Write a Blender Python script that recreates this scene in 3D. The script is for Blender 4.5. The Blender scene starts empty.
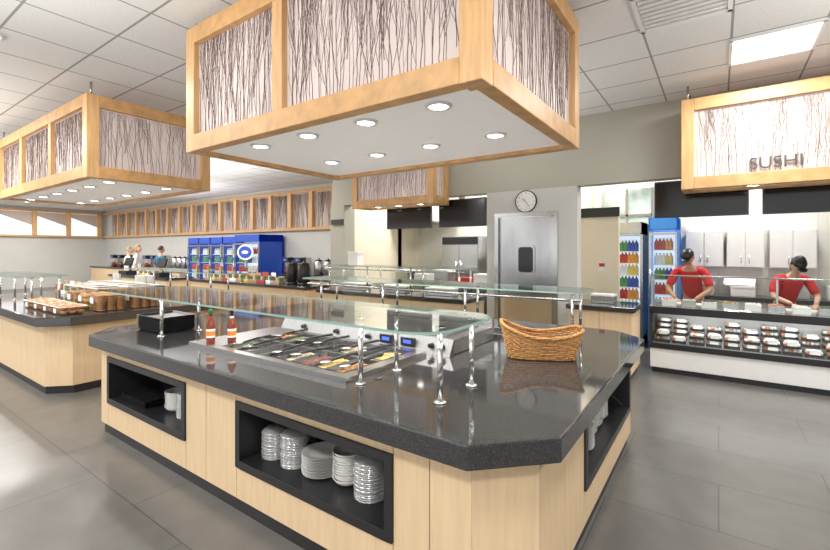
import bpy, bmesh, math, random
from mathutils import Vector, Matrix
random.seed(7)
sc=bpy.context.scene; COL=sc.collection
R=random.uniform
# ------------------------------------------------------------ materials
def mat(name,col,rough=.5,metal=0,var=.06,scale=8,stretch=(1,1,1),bump=0,es=0,ecol=None,coat=0,detail=3):
    m=bpy.data.materials.new(name); m.use_nodes=True; nt=m.node_tree; N=nt.nodes; L=nt.links
    p=N['Principled BSDF']
    tc=N.new('ShaderNodeTexCoord'); mp=N.new('ShaderNodeMapping'); mp.inputs['Scale'].default_value=stretch
    nz=N.new('ShaderNodeTexNoise'); nz.inputs['Scale'].default_value=scale; nz.inputs['Detail'].default_value=detail
    L.new(tc.outputs['Object'],mp.inputs['Vector']); L.new(mp.outputs['Vector'],nz.inputs['Vector'])
    cr=N.new('ShaderNodeValToRGB'); cr.color_ramp.elements[0].position=.3; cr.color_ramp.elements[1].position=.7
    cr.color_ramp.elements[0].color=[c*(1-var) for c in col[:3]]+[1]; cr.color_ramp.elements[1].color=[min(1,c*(1+var)) for c in col[:3]]+[1]
    L.new(nz.outputs['Fac'],cr.inputs['Fac']); L.new(cr.outputs['Color'],p.inputs['Base Color'])
    p.inputs['Roughness'].default_value=rough; p.inputs['Metallic'].default_value=metal
    if coat: p.inputs['Coat Weight'].default_value=coat; p.inputs['Coat Roughness'].default_value=.1
    if bump:
        bp=N.new('ShaderNodeBump'); bp.inputs['Strength'].default_value=bump; bp.inputs['Distance'].default_value=.01
        L.new(nz.outputs['Fac'],bp.inputs['Height']); L.new(bp.outputs['Normal'],p.inputs['Normal'])
    if es:
        p.inputs['Emission Color'].default_value=list(ecol or col)[:3]+[1]; p.inputs['Emission Strength'].default_value=es
    return m
def glass(name,tint,refl=.04,rough=.02,edge=.85):
    m=bpy.data.materials.new(name); m.use_nodes=True; nt=m.node_tree; N=nt.nodes; L=nt.links
    N.clear(); o=N.new('ShaderNodeOutputMaterial'); t=N.new('ShaderNodeBsdfTransparent'); g=N.new('ShaderNodeBsdfGlossy')
    t.inputs['Color'].default_value=list(tint)+[1]; g.inputs['Roughness'].default_value=rough
    lw=N.new('ShaderNodeLayerWeight'); lw.inputs['Blend'].default_value=.5
    nz=N.new('ShaderNodeTexNoise'); nz.inputs['Scale'].default_value=3
    pw=N.new('ShaderNodeMath'); pw.operation='POWER'; pw.inputs[1].default_value=4.5; L.new(lw.outputs['Facing'],pw.inputs[0])
    a1=N.new('ShaderNodeMath'); a1.operation='MULTIPLY_ADD'; a1.inputs[1].default_value=edge; a1.inputs[2].default_value=refl; L.new(pw.outputs[0],a1.inputs[0])
    ad=N.new('ShaderNodeMath'); ad.operation='MULTIPLY_ADD'; ad.inputs[1].default_value=.01; ad.use_clamp=True
    L.new(nz.outputs['Fac'],ad.inputs[0]); L.new(a1.outputs[0],ad.inputs[2])
    mx=N.new('ShaderNodeMixShader')
    L.new(ad.outputs[0],mx.inputs['Fac']); L.new(t.outputs[0],mx.inputs[1]); L.new(g.outputs[0],mx.inputs[2]); L.new(mx.outputs[0],o.inputs['Surface'])
    return m
def tilemat(name,c1,c2,cl,sx,sy,off,rough,line=.006,offset=0.0,speck=40,loc=(0,0,0),mix=.35):
    m=bpy.data.materials.new(name); m.use_nodes=True; nt=m.node_tree; N=nt.nodes; L=nt.links
    p=N['Principled BSDF']; tc=N.new('ShaderNodeTexCoord'); mp=N.new('ShaderNodeMapping'); mp.inputs['Location'].default_value=loc
    br=N.new('ShaderNodeTexBrick'); br.offset=offset; br.inputs['Scale'].default_value=1
    br.inputs['Brick Width'].default_value=sx; br.inputs['Row Height'].default_value=sy; br.inputs['Mortar Size'].default_value=line
    br.inputs['Mortar Smooth'].default_value=.2
    br.inputs['Color1'].default_value=list(c1)+[1]; br.inputs['Color2'].default_value=list(c2)+[1]; br.inputs['Mortar'].default_value=list(cl)+[1]
    L.new(tc.outputs['Object'],mp.inputs['Vector']); L.new(mp.outputs['Vector'],br.inputs['Vector'])
    nz=N.new('ShaderNodeTexNoise'); nz.inputs['Scale'].default_value=speck; nz.inputs['Detail'].default_value=5; L.new(tc.outputs['Object'],nz.inputs['Vector'])
    mx=N.new('ShaderNodeMix'); mx.data_type='RGBA'; mx.blend_type='MULTIPLY'; mx.inputs['Factor'].default_value=mix
    cr=N.new('ShaderNodeValToRGB'); cr.color_ramp.elements[0].position=.35; cr.color_ramp.elements[1].position=.65; cr.color_ramp.elements[0].color=(.6,.6,.6,1)
    L.new(nz.outputs['Fac'],cr.inputs['Fac']); L.new(br.outputs['Color'],mx.inputs[6]); L.new(cr.outputs['Color'],mx.inputs[7])
    L.new(mx.outputs[2],p.inputs['Base Color']); p.inputs['Roughness'].default_value=rough
    return m
def quartz():
    m=bpy.data.materials.new('dark_speckled_quartz'); m.use_nodes=True; nt=m.node_tree; N=nt.nodes; L=nt.links
    p=N['Principled BSDF']; tc=N.new('ShaderNodeTexCoord'); v=N.new('ShaderNodeTexVoronoi'); v.inputs['Scale'].default_value=420
    L.new(tc.outputs['Object'],v.inputs['Vector']); cr=N.new('ShaderNodeValToRGB')
    e=cr.color_ramp.elements; e[0].position=.0; e[0].color=(.024,.024,.026,1); e[1].position=1; e[1].color=(.09,.088,.088,1)
    n=e.new(.75); n.color=(.032,.032,.034,1)
    sp=N.new('ShaderNodeSeparateColor'); L.new(v.outputs['Color'],sp.inputs[0]); L.new(sp.outputs[0],cr.inputs['Fac'])
    L.new(cr.outputs['Color'],p.inputs['Base Color']); p.inputs['Roughness'].default_value=.065; p.inputs['IOR'].default_value=1.7
    return m
M={}
M['maple']=mat('pale_maple',(.78,.58,.36),.45,var=.06,scale=3,stretch=(14,14,1),detail=5)
M['wood']=mat('honey_maple_beam',(.66,.38,.16),.42,var=.16,scale=3.2,stretch=(3,3,3),detail=6)
M['woodv']=mat('honey_maple_post',(.70,.42,.19),.42,var=.15,scale=3,stretch=(10,10,1.2),detail=6)
M['quartz']=quartz()
M['black']=mat('black_laminate',(.022,.022,.024),.35)
M['blackpl']=mat('black_plastic',(.015,.015,.017),.3)
M['steel']=mat('stainless_steel',(.52,.52,.52),.26,1,var=.07,scale=3,stretch=(40,2,2))
M['doorsteel']=mat('brushed_door_steel',(.42,.43,.44),.22,1,var=.18,scale=1.2,stretch=(2,2,.6))
M['chrome']=mat('chrome',(.8,.8,.8),.12,1,var=.02)
M['lidclear']=mat('frosted_plastic_lids',(.50,.50,.50),.18,.35,var=.1,scale=40)
M['whitepl']=mat('white_plastic',(.82,.82,.81),.35,var=.02)
M['china']=mat('grey_white_china',(.62,.61,.59),.2,var=.02)
M['wallgrey']=mat('painted_wall_grey',(.43,.42,.36),.75,var=.02,scale=2)
M['walllt']=mat('painted_wall_light',(.60,.60,.57),.75,var=.02,scale=2)
M['wallcream']=mat('painted_wall_cream',(.86,.78,.62),.7,var=.02,scale=2)
M['wallwhite']=tilemat('white_wall_tile',(.82,.80,.74),(.80,.78,.72),(.6,.58,.54),.3,.15,0,.3,line=.003,mix=.1)
M['ceil']=tilemat('acoustic_ceiling_tile',(.84,.84,.83),(.82,.82,.81),(.34,.34,.34),.61,.61,0,.85,line=.010,speck=120,loc=(-.09,-.33,0),mix=.25)
M['floor']=tilemat('grey_floor_tile',(.158,.152,.142),(.142,.137,.128),(.07,.069,.066),1.2,.6,0,.28,line=.004,offset=.5,speck=5,mix=.35)
M['panel']=mat('backlit_resin_panel',(.60,.52,.49),.5,var=.14,scale=2.2,es=.16,ecol=(1,.82,.76))
M['panel2']=mat('dim_resin_panel',(.50,.41,.36),.5,var=.1,scale=1.5,es=.06,ecol=(1,.82,.72))
M['paneldl']=mat('backlit_window_panel',(.8,.8,.84),.5,es=.7,ecol=(.95,.97,1))
M['twig']=mat('brown_twig',(.22,.155,.135),.8,var=.35,scale=30)
M['twigd']=mat('dim_brown_twig',(.25,.18,.15),.8,var=.3,scale=30)
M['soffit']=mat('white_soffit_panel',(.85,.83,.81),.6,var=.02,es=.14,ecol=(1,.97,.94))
M['lamp']=mat('lamp_lens',(1,1,1),.4,es=14,ecol=(1,.95,.88))
M['lightpan']=mat('light_diffuser',(1,1,1),.4,es=3.2,ecol=(1,1,1))
M['glass']=glass('clear_glass',(.955,.98,.965),.04)
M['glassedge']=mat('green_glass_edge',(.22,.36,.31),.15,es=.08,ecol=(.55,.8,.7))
M['clearpl']=glass('clear_plastic',(.93,.94,.94),.09,.08,.5)
M['screen']=mat('screen_black',(.008,.008,.01),.12)
M['wicker']=mat('wicker_cane',(.40,.20,.06),.55,var=.4,scale=60,bump=.2)
M['lcd']=mat('blue_display',(.02,.05,.5),.2,es=1.3,ecol=(.08,.16,1))
M['red']=mat('red_cloth',(.58,.03,.035),.8,var=.12,scale=12,bump=.1)
M['redp']=mat('red_paint',(.50,.03,.02),.35)
M['orange']=mat('orange_cap',(.8,.25,.03),.4)
M['yellow']=mat('yellow_food',(.50,.36,.13),.6,var=.3,scale=30)
M['pastry']=mat('golden_pastry',(.60,.36,.12),.55,var=.3,scale=30)
M['green']=mat('leaf_green',(.10,.15,.06),.6,var=.4,scale=25)
M['tomato']=mat('muted_tomato',(.22,.08,.05),.5,var=.3,scale=25)
M['chick']=mat('cooked_chicken',(.38,.32,.24),.6,var=.2,scale=30)
M['dkgreen']=mat('green_cap',(.02,.16,.05),.4)
M['brown']=mat('baked_brown',(.40,.20,.08),.6,var=.4,scale=20,bump=.15)
M['sauce']=mat('brown_sauce_glass',(.22,.035,.015),.12)
M['salmon']=mat('salmon_orange',(.85,.28,.12),.45,var=.15,scale=30)
M['rice']=mat('white_rice',(.82,.81,.76),.7,var=.06,scale=80,bump=.2)
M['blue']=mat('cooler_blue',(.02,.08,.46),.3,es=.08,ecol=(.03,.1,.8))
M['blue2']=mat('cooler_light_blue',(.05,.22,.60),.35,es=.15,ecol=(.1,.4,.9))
M['denim']=mat('dark_trousers',(.03,.03,.04),.85)
M['teal']=mat('teal_cloth',(.03,.14,.22),.8)
M['whitec']=mat('white_cloth',(.75,.74,.72),.85,bump=.1)
M['skin1']=mat('skin_warm',(.52,.29,.18),.5,var=.05,scale=20)
M['skin2']=mat('skin_light',(.64,.41,.30),.5,var=.05,scale=20)
M['hair']=mat('dark_hair',(.015,.01,.008),.5,var=.4,scale=60,stretch=(1,1,.2))
M['hair2']=mat('blonde_hair',(.35,.22,.10),.6,var=.3,scale=60,stretch=(1,1,.2))
M['eye']=mat('eye_white',(.8,.8,.78),.2)
M['lip']=mat('lips',(.4,.12,.10),.5)
M['paper']=mat('white_paper',(.88,.88,.86),.7)
M['warmint']=mat('cooler_interior_glow',(.7,.78,.9),.5,es=.75,ecol=(.75,.88,1))  # glow put into the back wall surface in place of cooler lighting
M['daylight']=mat('bright_outdoor_view',(.40,.48,.44),.6,var=.5,scale=2.5,es=.06,ecol=(.75,.9,.85))
M['card']=mat('brown_cardboard',(.45,.30,.17),.8)
DR=[mat('drink_%s'%n,c,.25,es=.1) for n,c in [('red',(.45,.05,.04)),('orange',(.6,.28,.06)),('green',(.08,.28,.09)),('blue',(.05,.10,.4)),('clear',(.6,.68,.72)),('yellow',(.6,.5,.15))]]  # faint glow put into the drink colours to brighten them on dark shelves
# ------------------------------------------------------------ builder
class B:
    def __init__(s): s.v=[];s.f=[];s.fm=[];s.ms=[];s.sm=[]
    def mi(s,m):
        m=M[m] if isinstance(m,str) else m
        if m not in s.ms: s.ms.append(m)
        return s.ms.index(m)
    def add(s,vs,fs,m,smooth=False):
        o=len(s.v); k=s.mi(m); s.v+= [tuple(x) for x in vs]
        for f in fs: s.f.append(tuple(i+o for i in f)); s.fm.append(k); s.sm.append(smooth)
        return s
    def box(s,x0,x1,y0,y1,z0,z1,m,T=None):
        vs=[Vector((x,y,z)) for x in(x0,x1) for y in(y0,y1) for z in(z0,z1)]
        if T: vs=[T@v for v in vs]
        return s.add(vs,[(0,1,3,2),(4,6,7,5),(0,4,5,1),(2,3,7,6),(0,2,6,4),(1,5,7,3)],m)
    def shell(s,x0,x1,y0,y1,z0,z1,m,top=False,bottom=False):
        vs=[(x,y,z) for x in(x0,x1) for y in(y0,y1) for z in(z0,z1)]
        fs=[(0,1,3,2),(4,6,7,5),(0,4,5,1),(2,3,7,6)]
        if bottom: fs.append((0,2,6,4))
        if top: fs.append((1,5,7,3))
        return s.add(vs,fs,m)
    def prism(s,poly,z0,z1,m,mside=None):
        n=len(poly); vs=[(x,y,z0) for x,y in poly]+[(x,y,z1) for x,y in poly]
        s.add(vs,[tuple(range(n-1,-1,-1)),tuple(range(n,2*n))],m)
        return s.add(vs,[(i,(i+1)%n,(i+1)%n+n,i+n) for i in range(n)],mside or m)
    def tube(s,pts,r,m,seg=8,closed=False,smooth=True):
        pts=[Vector(p) for p in pts]; n=len(pts)
        rs=r if isinstance(r,(list,tuple)) else [r]*n
        vs=[];prev=None
        for i,p in enumerate(pts):
            if closed: d=pts[(i+1)%n]-pts[i-1]
            else: d=pts[min(i+1,n-1)]-pts[max(i-1,0)]
            d.normalize()
            if prev is None: a=d.orthogonal().normalized()
            else:
                a=prev-d*prev.dot(d)
                if a.length<1e-6: a=d.orthogonal()
                a.normalize()
            prev=a; b=d.cross(a)
            for k in range(seg):
                t=2*math.pi*k/seg; vs.append(p+(a*math.cos(t)+b*math.sin(t))*rs[i])
        fs=[]
        for i in range(n if closed else n-1):
            j=(i+1)%n
            for k in range(seg):
                l=(k+1)%seg; fs.append((i*seg+k,i*seg+l,j*seg+l,j*seg+k))
        s.add(vs,fs,m,smooth)
        if not closed:
            s.add(vs[:seg],[tuple(range(seg-1,-1,-1))],m); s.add(vs[-seg:],[tuple(range(seg))],m)
        return s
    def lathe(s,prof,c,m,seg=24,T=None,smooth=True,caps=True):
        vs=[];n=len(prof)
        for r,z in prof:
            for k in range(seg):
                t=2*math.pi*k/seg; v=Vector((r*math.cos(t),r*math.sin(t),z))
                if T: v=T@v
                vs.append(v+Vector(c))
        fs=[]
        for i in range(n-1):
            for k in range(seg):
                l=(k+1)%seg; fs.append((i*seg+k,i*seg+l,(i+1)*seg+l,(i+1)*seg+k))
        s.add(vs,fs,m,smooth)
        if caps and prof[0][0]>1e-4: s.add(vs[:seg],[tuple(range(seg-1,-1,-1))],m)
        if caps and prof[-1][0]>1e-4: s.add(vs[-seg:],[tuple(range(seg))],m)
        return s
    def ell(s,c,r,m,seg=12,rings=8,T=None,fn=None):
        c=Vector(c); vs=[]
        for i in range(rings+1):
            ph=math.pi*i/rings
            for k in range(seg):
                t=2*math.pi*k/seg; v=Vector((math.sin(ph)*math.cos(t),math.sin(ph)*math.sin(t),-math.cos(ph)))
                if fn: v=fn(v)
                v=Vector((v.x*r[0],v.y*r[1],v.z*r[2]))
                if T: v=T@v
                vs.append(v+c)
        fs=[]
        for i in range(rings):
            for k in range(seg):
                l=(k+1)%seg; fs.append((i*seg+k,i*seg+l,(i+1)*seg+l,(i+1)*seg+k))
        return s.add(vs,fs,m,True)
    def addmesh(s,me,T,m,smooth=False):
        return s.add([T@v.co for v in me.vertices],[tuple(p.vertices) for p in me.polygons],m,smooth)
    def mesh(s,name,off=(0,0,0)):
        me=bpy.data.meshes.new(name); ox,oy,oz=off
        me.from_pydata([(x-ox,y-oy,z-oz) for x,y,z in s.v],[],s.f)
        for m in s.ms: me.materials.append(m)
        me.polygons.foreach_set('material_index',s.fm); me.polygons.foreach_set('use_smooth',s.sm)
        bm=bmesh.new(); bm.from_mesh(me); bmesh.ops.remove_doubles(bm,verts=bm.verts,dist=1e-5)
        bmesh.ops.recalc_face_normals(bm,faces=bm.faces); bm.to_mesh(me); bm.free()
        me.update(); return me
def meta(o,label,cat,group=None,kind=None):
    if label:o['label']=label
    if cat:o['category']=cat
    if group:o['group']=group
    if kind:o['kind']=kind
def thing(name,loc,label,cat,rot=0,group=None,kind=None):
    e=bpy.data.objects.new(name,None); e.empty_display_size=.1; e.location=loc; e.rotation_euler=(0,0,rot); COL.objects.link(e); meta(e,label,cat,group,kind); return e
def part(par,name,b,label=None,bevel=0,world=False,kind=None,loc=(0,0,0)):
    off=(0,0,0)
    if world: off=tuple(par.parent.location) if par.parent else tuple(par.location)
    o=bpy.data.objects.new(name,b.mesh(name,off)); COL.objects.link(o); o.parent=par; o.location=loc
    if label:o['label']=label
    if kind:o['kind']=kind
    if bevel: addbev(o,bevel)
    return o
def addbev(o,w):
    m=o.modifiers.new('bevel','BEVEL'); m.width=w; m.segments=2; m.limit_method='ANGLE'
def single(name,b,loc,label,cat,group=None,kind=None,bevel=0,rot=0,world=False):
    o=bpy.data.objects.new(name,b.mesh(name,loc if world else (0,0,0))); o.location=loc; o.rotation_euler=(0,0,rot); COL.objects.link(o); meta(o,label,cat,group,kind)
    if bevel: addbev(o,bevel)
    return o
def clone(o,loc,rot=None,par=None,label=None):
    c=o.copy(); COL.objects.link(c)
    if par is not None: c.parent=par
    if loc is not None: c.location=loc
    if rot is not None: c.rotation_euler=(0,0,rot)
    if label: c['label']=label
    for ch in list(o.children): clone(ch,None,par=c)
    return c
def struct(name,b,bevel=0):
    o=bpy.data.objects.new(name,b.mesh(name)); COL.objects.link(o); o['kind']='structure'
    if bevel: addbev(o,bevel)
    return o
def textmesh(b,txt,size,T,m,ext=.004):
    c=bpy.data.curves.new('t','FONT'); c.body=txt; c.size=size; c.extrude=ext; c.align_x='CENTER'; c.align_y='CENTER'
    o=bpy.data.objects.new('t',c); COL.objects.link(o); bpy.context.view_layer.update()
    me=bpy.data.meshes.new_from_object(o.evaluated_get(bpy.context.evaluated_depsgraph_get()))
    b.addmesh(me,T,m); bpy.data.objects.remove(o); bpy.data.curves.remove(c)
FRONT=Matrix.Rotation(math.radians(90),4,'X')
def T(x,y,z): return Matrix.Translation((x,y,z))
def area(loc,rot,sx,sy,e,col=(1,.97,.93),par=None,name='room_lamp'):
    l=bpy.data.lights.new(name,'AREA'); l.shape='RECTANGLE'; l.size=sx; l.size_y=sy; l.energy=e; l.color=col
    o=bpy.data.objects.new(name,l); o.location=loc; o.rotation_euler=rot; COL.objects.link(o)
    if par: o.parent=par
    return o
# ------------------------------------------------------------ room
H=3.42; XL=-23.6
struct('floor',B().box(XL-.2,6,-4,13,-.1,0,'floor'))
struct('ceiling',B().box(XL-.2,6,-4,13,H,H+.1,'ceil'))
struct('wall_far',B().box(XL,-6.3,8.25,8.4,0,H,'walllt'))
struct('wall_left',B().box(XL-.15,XL,-4,8.4,0,H,'walllt'))
struct('wall_bulkhead',B().box(-6.3,6,6.1,6.3,2.48,H,'wallgrey'))
struct('wall_pier',B().box(-6.35,-5.98,6.1,6.4,0,2.48,'wallgrey'))
b=B(); b.box(-2.93,-2.78,6.1,6.3,0,2.48,'walllt'); b.box(-1.85,-1.58,6.1,6.3,0,2.48,'walllt'); b.box(-2.78,-1.85,6.1,6.3,2.14,2.48,'walllt'); struct('wall_center',b)
struct('wall_kitchen_side',B().box(-6.35,-6.3,6.4,9.3,0,H,'wallcream'))
struct('wall_kitchen',B().box(-6.3,-1.6,9.2,9.3,0,H,'wallwhite'))
struct('wall_divider',B().box(-2.0,-1.9,6.3,9.2,0,H,'wallcream'))
struct('wall_passage',B().box(-1.9,-1.22,7.0,7.12,0,2.25,'wallcream'))
struct('trim_1',B().box(-1.9,-1.2,6.96,7.0,2.10,2.24,'black'))
struct('trim_2',B().box(-6.3,-5.98,6.06,6.1,2.1,2.2,'black'))
struct('wall_back',B().box(-1.9,6,8.6,8.7,0,H,'wallwhite'))
struct('wall_right',B().box(6,6.1,-4,8.7,0,H,'walllt'))
b=B(); b.box(-2.79,-2.73,6.07,6.2,0,2.15,'doorsteel').box(-1.9,-1.84,6.07,6.2,0,2.15,'doorsteel').box(-2.73,-1.9,6.07,6.2,2.09,2.15,'doorsteel')
d=struct('door_1',b)
o=part(d,'door_leaf',B().box(-2.72,-1.91,6.12,6.16,.01,2.08,'doorsteel'),'stainless steel swing door leaf',bevel=.004)
def rrect(cx,cz,w,h,r,y0,y1,n=6):
    pts=[]
    for (sx,sz,a0) in ((1,1,0),(-1,1,90),(-1,-1,180),(1,-1,270)):
        for k in range(n+1):
            a=math.radians(a0+90*k/n); pts.append((cx+(sx*(w/2-r))+r*math.cos(a), cz+sz*(h/2-r)+r*math.sin(a)))
    vs=[(x,y0,z) for x,z in pts]+[(x,y1,z) for x,z in pts]; n2=len(pts)
    fs=[tuple(range(n2)),tuple(range(2*n2-1,n2-1,-1))]+[(i,(i+1)%n2,(i+1)%n2+n2,i+n2) for i in range(n2)]
    return vs,fs
b=B(); b.add(*rrect(-2.31,1.46,.27,.42,.06,6.10,6.125),'doorsteel'); b.add(*rrect(-2.31,1.46,.22,.37,.045,6.095,6.11),'screen'); part(d,'door_window',b,'dark rounded vision window with steel rim')
part(d,'kick_plate',B().box(-2.70,-1.93,6.105,6.125,.02,.9,'chrome'))
w=struct('window_1',B().box(-1.75,-.95,8.56,8.6,1.2,2.7,'daylight'))
b=B()
for x in(-1.75,-1.35,-.95): b.box(x-.02,x+.02,8.53,8.6,1.2,2.7,'steel')
b.box(-1.75,-.95,8.53,8.6,2.2,2.24,'steel'); part(w,'window_frame',b)
# ------------------------------------------------------------ ceiling fixtures and added fill lights
def ceil_light(x,y,en=48):
    e=thing('ceiling_light_panel',(x,y,H),'glowing white square recessed ceiling light panel','ceiling light',group='square ceiling light panels')
    part(e,'diffuser',B().box(-.30,.30,-.30,.30,-.012,-.004,'lightpan'))
    b=B()
    for s in(-1,1): b.box(s*.30-.012,s*.30+.012,-.31,.31,-.02,0,'whitepl'); b.box(-.31,.31,s*.30-.012,s*.30+.012,-.02,0,'whitepl')
    part(e,'frame',b)
    area((0,0,-.03),(0,0,0),.56,.56,en,(1,.98,.95),e,'panel_lamp')
for x,y,en in [(.39,4.93,42),(.39,1.27,42),(.39,-1.1,52),(2.85,1.27,50),(2.85,4.93,40),(-2.6,-1.1,62),(-6.3,-1.1,60),(-10.,-1.1,60),(-1.4,7.6,34),(.6,7.4,50),(-3.2,7.6,55),(-5.1,7.6,55)]:  # only the first panel is in view; the rest are added for general light
    ceil_light(x,y,en)
e=thing('air_vent',(-.22,3.72,H),'white louvered square air diffuser set in the ceiling','air vent')
b=B()
for k in range(9): b.box(-.27,.27,-.27+k*.066,-.235+k*.066,-.02,-.006,'whitepl')
part(e,'louver',b); b=B()
for s in(-1,1): b.box(s*.29-.015,s*.29+.015,-.305,.305,-.025,0,'whitepl'); b.box(-.305,.305,s*.29-.015,s*.29+.015,-.025,0,'whitepl')
b.box(-.28,.28,-.28,.28,-.004,0,'steel'); part(e,'frame',b)
b=B().lathe([(.0,-.012),(.07,-.012),(.075,-.006)],(0,0,0),'lamp',20,caps=False).lathe([(.075,-.006),(.075,-.02),(.105,-.02),(.105,0)],(0,0,0),'whitepl',20,caps=False)
first=None
for (x,y) in [(-5.0,.9),(-8.4,.7),(-7.5,4.9),(-10.2,4.9),(-12.9,4.9),(-11.3,2.4),(-14.5,2.4),(-18.2,2.4),(-15.6,4.9),(-18.5,4.9),(-21.3,4.9)]:
    if first is None: first=single('recessed_downlight',b,(x,y,H),'small round white recessed ceiling downlight','ceiling light',group='round ceiling downlights'); o=first
    else: o=clone(first,(x,y,H))
    l=bpy.data.lights.new('can_lamp','AREA'); l.shape='DISK'; l.size=.13; l.energy=30 if x>-12 else 50; l.color=(1,.95,.9); lo=bpy.data.objects.new('can_lamp',l); lo.location=(0,0,-.03); lo.parent=o; COL.objects.link(lo)
for x,y,s,en in [(-13,5,4,110),(-17.5,2.5,4,130),(-8,-.6,3,80),(-3,-.3,2.4,50),(1.6,3.2,2.0,38),(-9,4.6,2.4,50),(-2.5,4.75,1.2,16)]:
    area((x,y,2.35),(math.pi,0,0),s,s,en,(1,.98,.95),None,'ceiling_fill_light')  # unseen upward area lights, added only to brighten the ceiling
# ------------------------------------------------------------ twigs
def twigs(b,O,U,w,z0,z1,dens=.026,r=.0025,m='twig'):
    O=Vector(O);U=Vector(U).normalized()
    def grow(s,z,ds,rad,lvl):
        pts=[];rs=[]
        while z<z1 and 0.005<s<w-.005 and len(pts)<30:
            pts.append(O+U*s+Vector((0,0,z)));rs.append(rad)
            if lvl<2 and random.random()<.22 and len(pts)>1: grow(s,z,ds+random.choice((-1,1))*R(.18,.38),rad*.62,lvl+1)
            st=.045; z+=st; s+=ds*st+R(-.004,.004); ds=ds*.88+R(-.05,.05); rad=max(rad*.95,r*.28)
        if len(pts)>1: b.tube(pts,rs,m,3,smooth=False)
    n=int(w/dens)
    for i in range(n):
        grow((i+R(.1,.9))*w/n, z0 if random.random()<.8 else z0+R(0,(z1-z0)*.4), R(-.08,.08), r*R(.5,1.4),0)
def canopy(x0,x1,y0,y1,z0,z1,fx,lights,label,pm='panel',power=0):
    cx,cy=(x0+x1)/2,(y0+y1)/2
    e=thing('hanging_canopy',(cx,cy,z0),label,'hanging canopy')
    W=.12
    for x in(x0,x1-W):
        for y in(y0,y1-W): part(e,'corner_post',B().box(x,x+W,y,y+W,z0,z1,'woodv'),world=True,bevel=.005)
    for (zz0,zz1) in((z0+.001,z0+.13),(z1-.13,z1-.001)):
        for y in(y0-.004,y1-.09+.004): part(e,'rail',B().box(x0+W,x1-W,y,y+.09,zz0,zz1,'wood'),world=True,bevel=.005)
        for x in(x0-.004,x1-.09+.004): part(e,'rail',B().box(x,x+.09,y0+W,y1-W,zz0,zz1,'wood'),world=True,bevel=.005)
    edges=[x0+W]
    for f in fx: edges+= [f-.05,f+.05]
    edges.append(x1-W)
    for f in fx:
        for y in (y0,y1-.08): part(e,'intermediate_post',B().box(f-.05,f+.05,y,y+.08,z0+.13,z1-.13,'woodv'),world=True,bevel=.004)
    for i in range(0,len(edges),2):
        a,c=edges[i],edges[i+1]
        for side,y in((-1,y0+.05),(1,y1-.05)):
            part(e,'resin_panel',B().box(a,c,y-.006,y+.006,z0+.13,z1-.13,pm),world=True)
            if side==-1:
                t=B(); twigs(t,(a,y-.008,0),(1,0,0),c-a,z0+.13,z1-.13); part(e,'twigs',t,'brown branching twigs pressed on the panel',world=True,kind='stuff')
    a,c=y0+W,y1-W
    for side,x in((-1,x0+.05),(1,x1-.05)):
        part(e,'resin_panel',B().box(x-.006,x+.006,a,c,z0+.13,z1-.13,pm),world=True)
        if side==1:
            t=B(); twigs(t,(x+.008,a,0),(0,1,0),c-a,z0+.13,z1-.13,dens=.034); part(e,'twigs',t,'brown branching twigs pressed on the panel',world=True,kind='stuff')
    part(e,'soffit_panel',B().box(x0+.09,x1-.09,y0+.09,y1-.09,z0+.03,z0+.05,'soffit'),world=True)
    lb=B().lathe([(0,-.010),(.052,-.010),(.056,-.006)],(0,0,0),'lamp',20,caps=False).lathe([(.056,-.006),(.056,-.014),(.075,-.014),(.078,0)],(0,0,0),'whitepl',20,caps=False)
    f0=None
    for (lx_,ly_) in lights:
        loc=(lx_-cx,ly_-cy,.03)
        if f0 is None: f0=part(e,'downlight',lb,loc=loc); o=f0
        else: o=clone(f0,loc,par=e)
        if power:
            l=bpy.data.lights.new('spot','SPOT'); l.spot_size=math.radians(125); l.spot_blend=.8; l.energy=power; l.shadow_soft_size=.05; l.color=(1,.93,.84)
            lo=bpy.data.objects.new('spot_lamp',l); lo.location=(0,0,-.03); lo.parent=o; COL.objects.link(lo)
    for x in (x0+.06,x1-.06):
        for y in(y0+.06,y1-.06):
            if z1<H-.01: part(e,'hanging_rod',B().tube([(x,y,z1-.01),(x,y,H)],.012,'steel',6),world=True)
    return e
canopy(-3.5,-.88,1.78,3.46,2.38,3.36,[-2.35],[(x,y) for x in(-1.28,-1.82,-2.36,-2.9) for y in(2.05,2.8)],'large rectangular maple canopy with backlit twig panels above the serving island',power=26)
c2=canopy(-9.1,-5.5,1.75,3.12,2.38,3.28,[-7.9,-6.7],[(x,y) for x in(-5.9,-6.5,-7.1,-7.7,-8.3,-8.9) for y in(2.1,2.75)],'rectangular maple canopy with twig panels above the bakery island')
for x in(-6.2,-7.4,-8.6):
    l=bpy.data.lights.new('spot','SPOT'); l.spot_size=math.radians(140); l.spot_blend=.8; l.energy=70; l.shadow_soft_size=.06; l.color=(1,.93,.84)
    lo=bpy.data.objects.new('spot_lamp',l); lo.location=(x+7.3,0,.0); lo.parent=c2; COL.objects.link(lo)
canopy(-5.3,-3.6,5.6,6.09,2.33,3.1,[],[(-4.9,5.85),(-4.45,5.85),(-4.0,5.85)],'small maple canopy with twig panels above the hot food line',power=16)
s=canopy(-.34,3.6,5.62,6.09,2.27,3.26,[1.6],[(.3,5.85),(1.2,5.85),(2.2,5.85)],'long maple wall canopy with twig panels and sushi lettering',power=14)
b=B(); textmesh(b,'SUSHI',.165,T(.47,5.64,2.485)@FRONT,mat('sign_letter_grey',(.10,.085,.08),.5),.010); part(s,'sign_lettering',b,'grey capital letters reading SUSHI',world=True)
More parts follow.
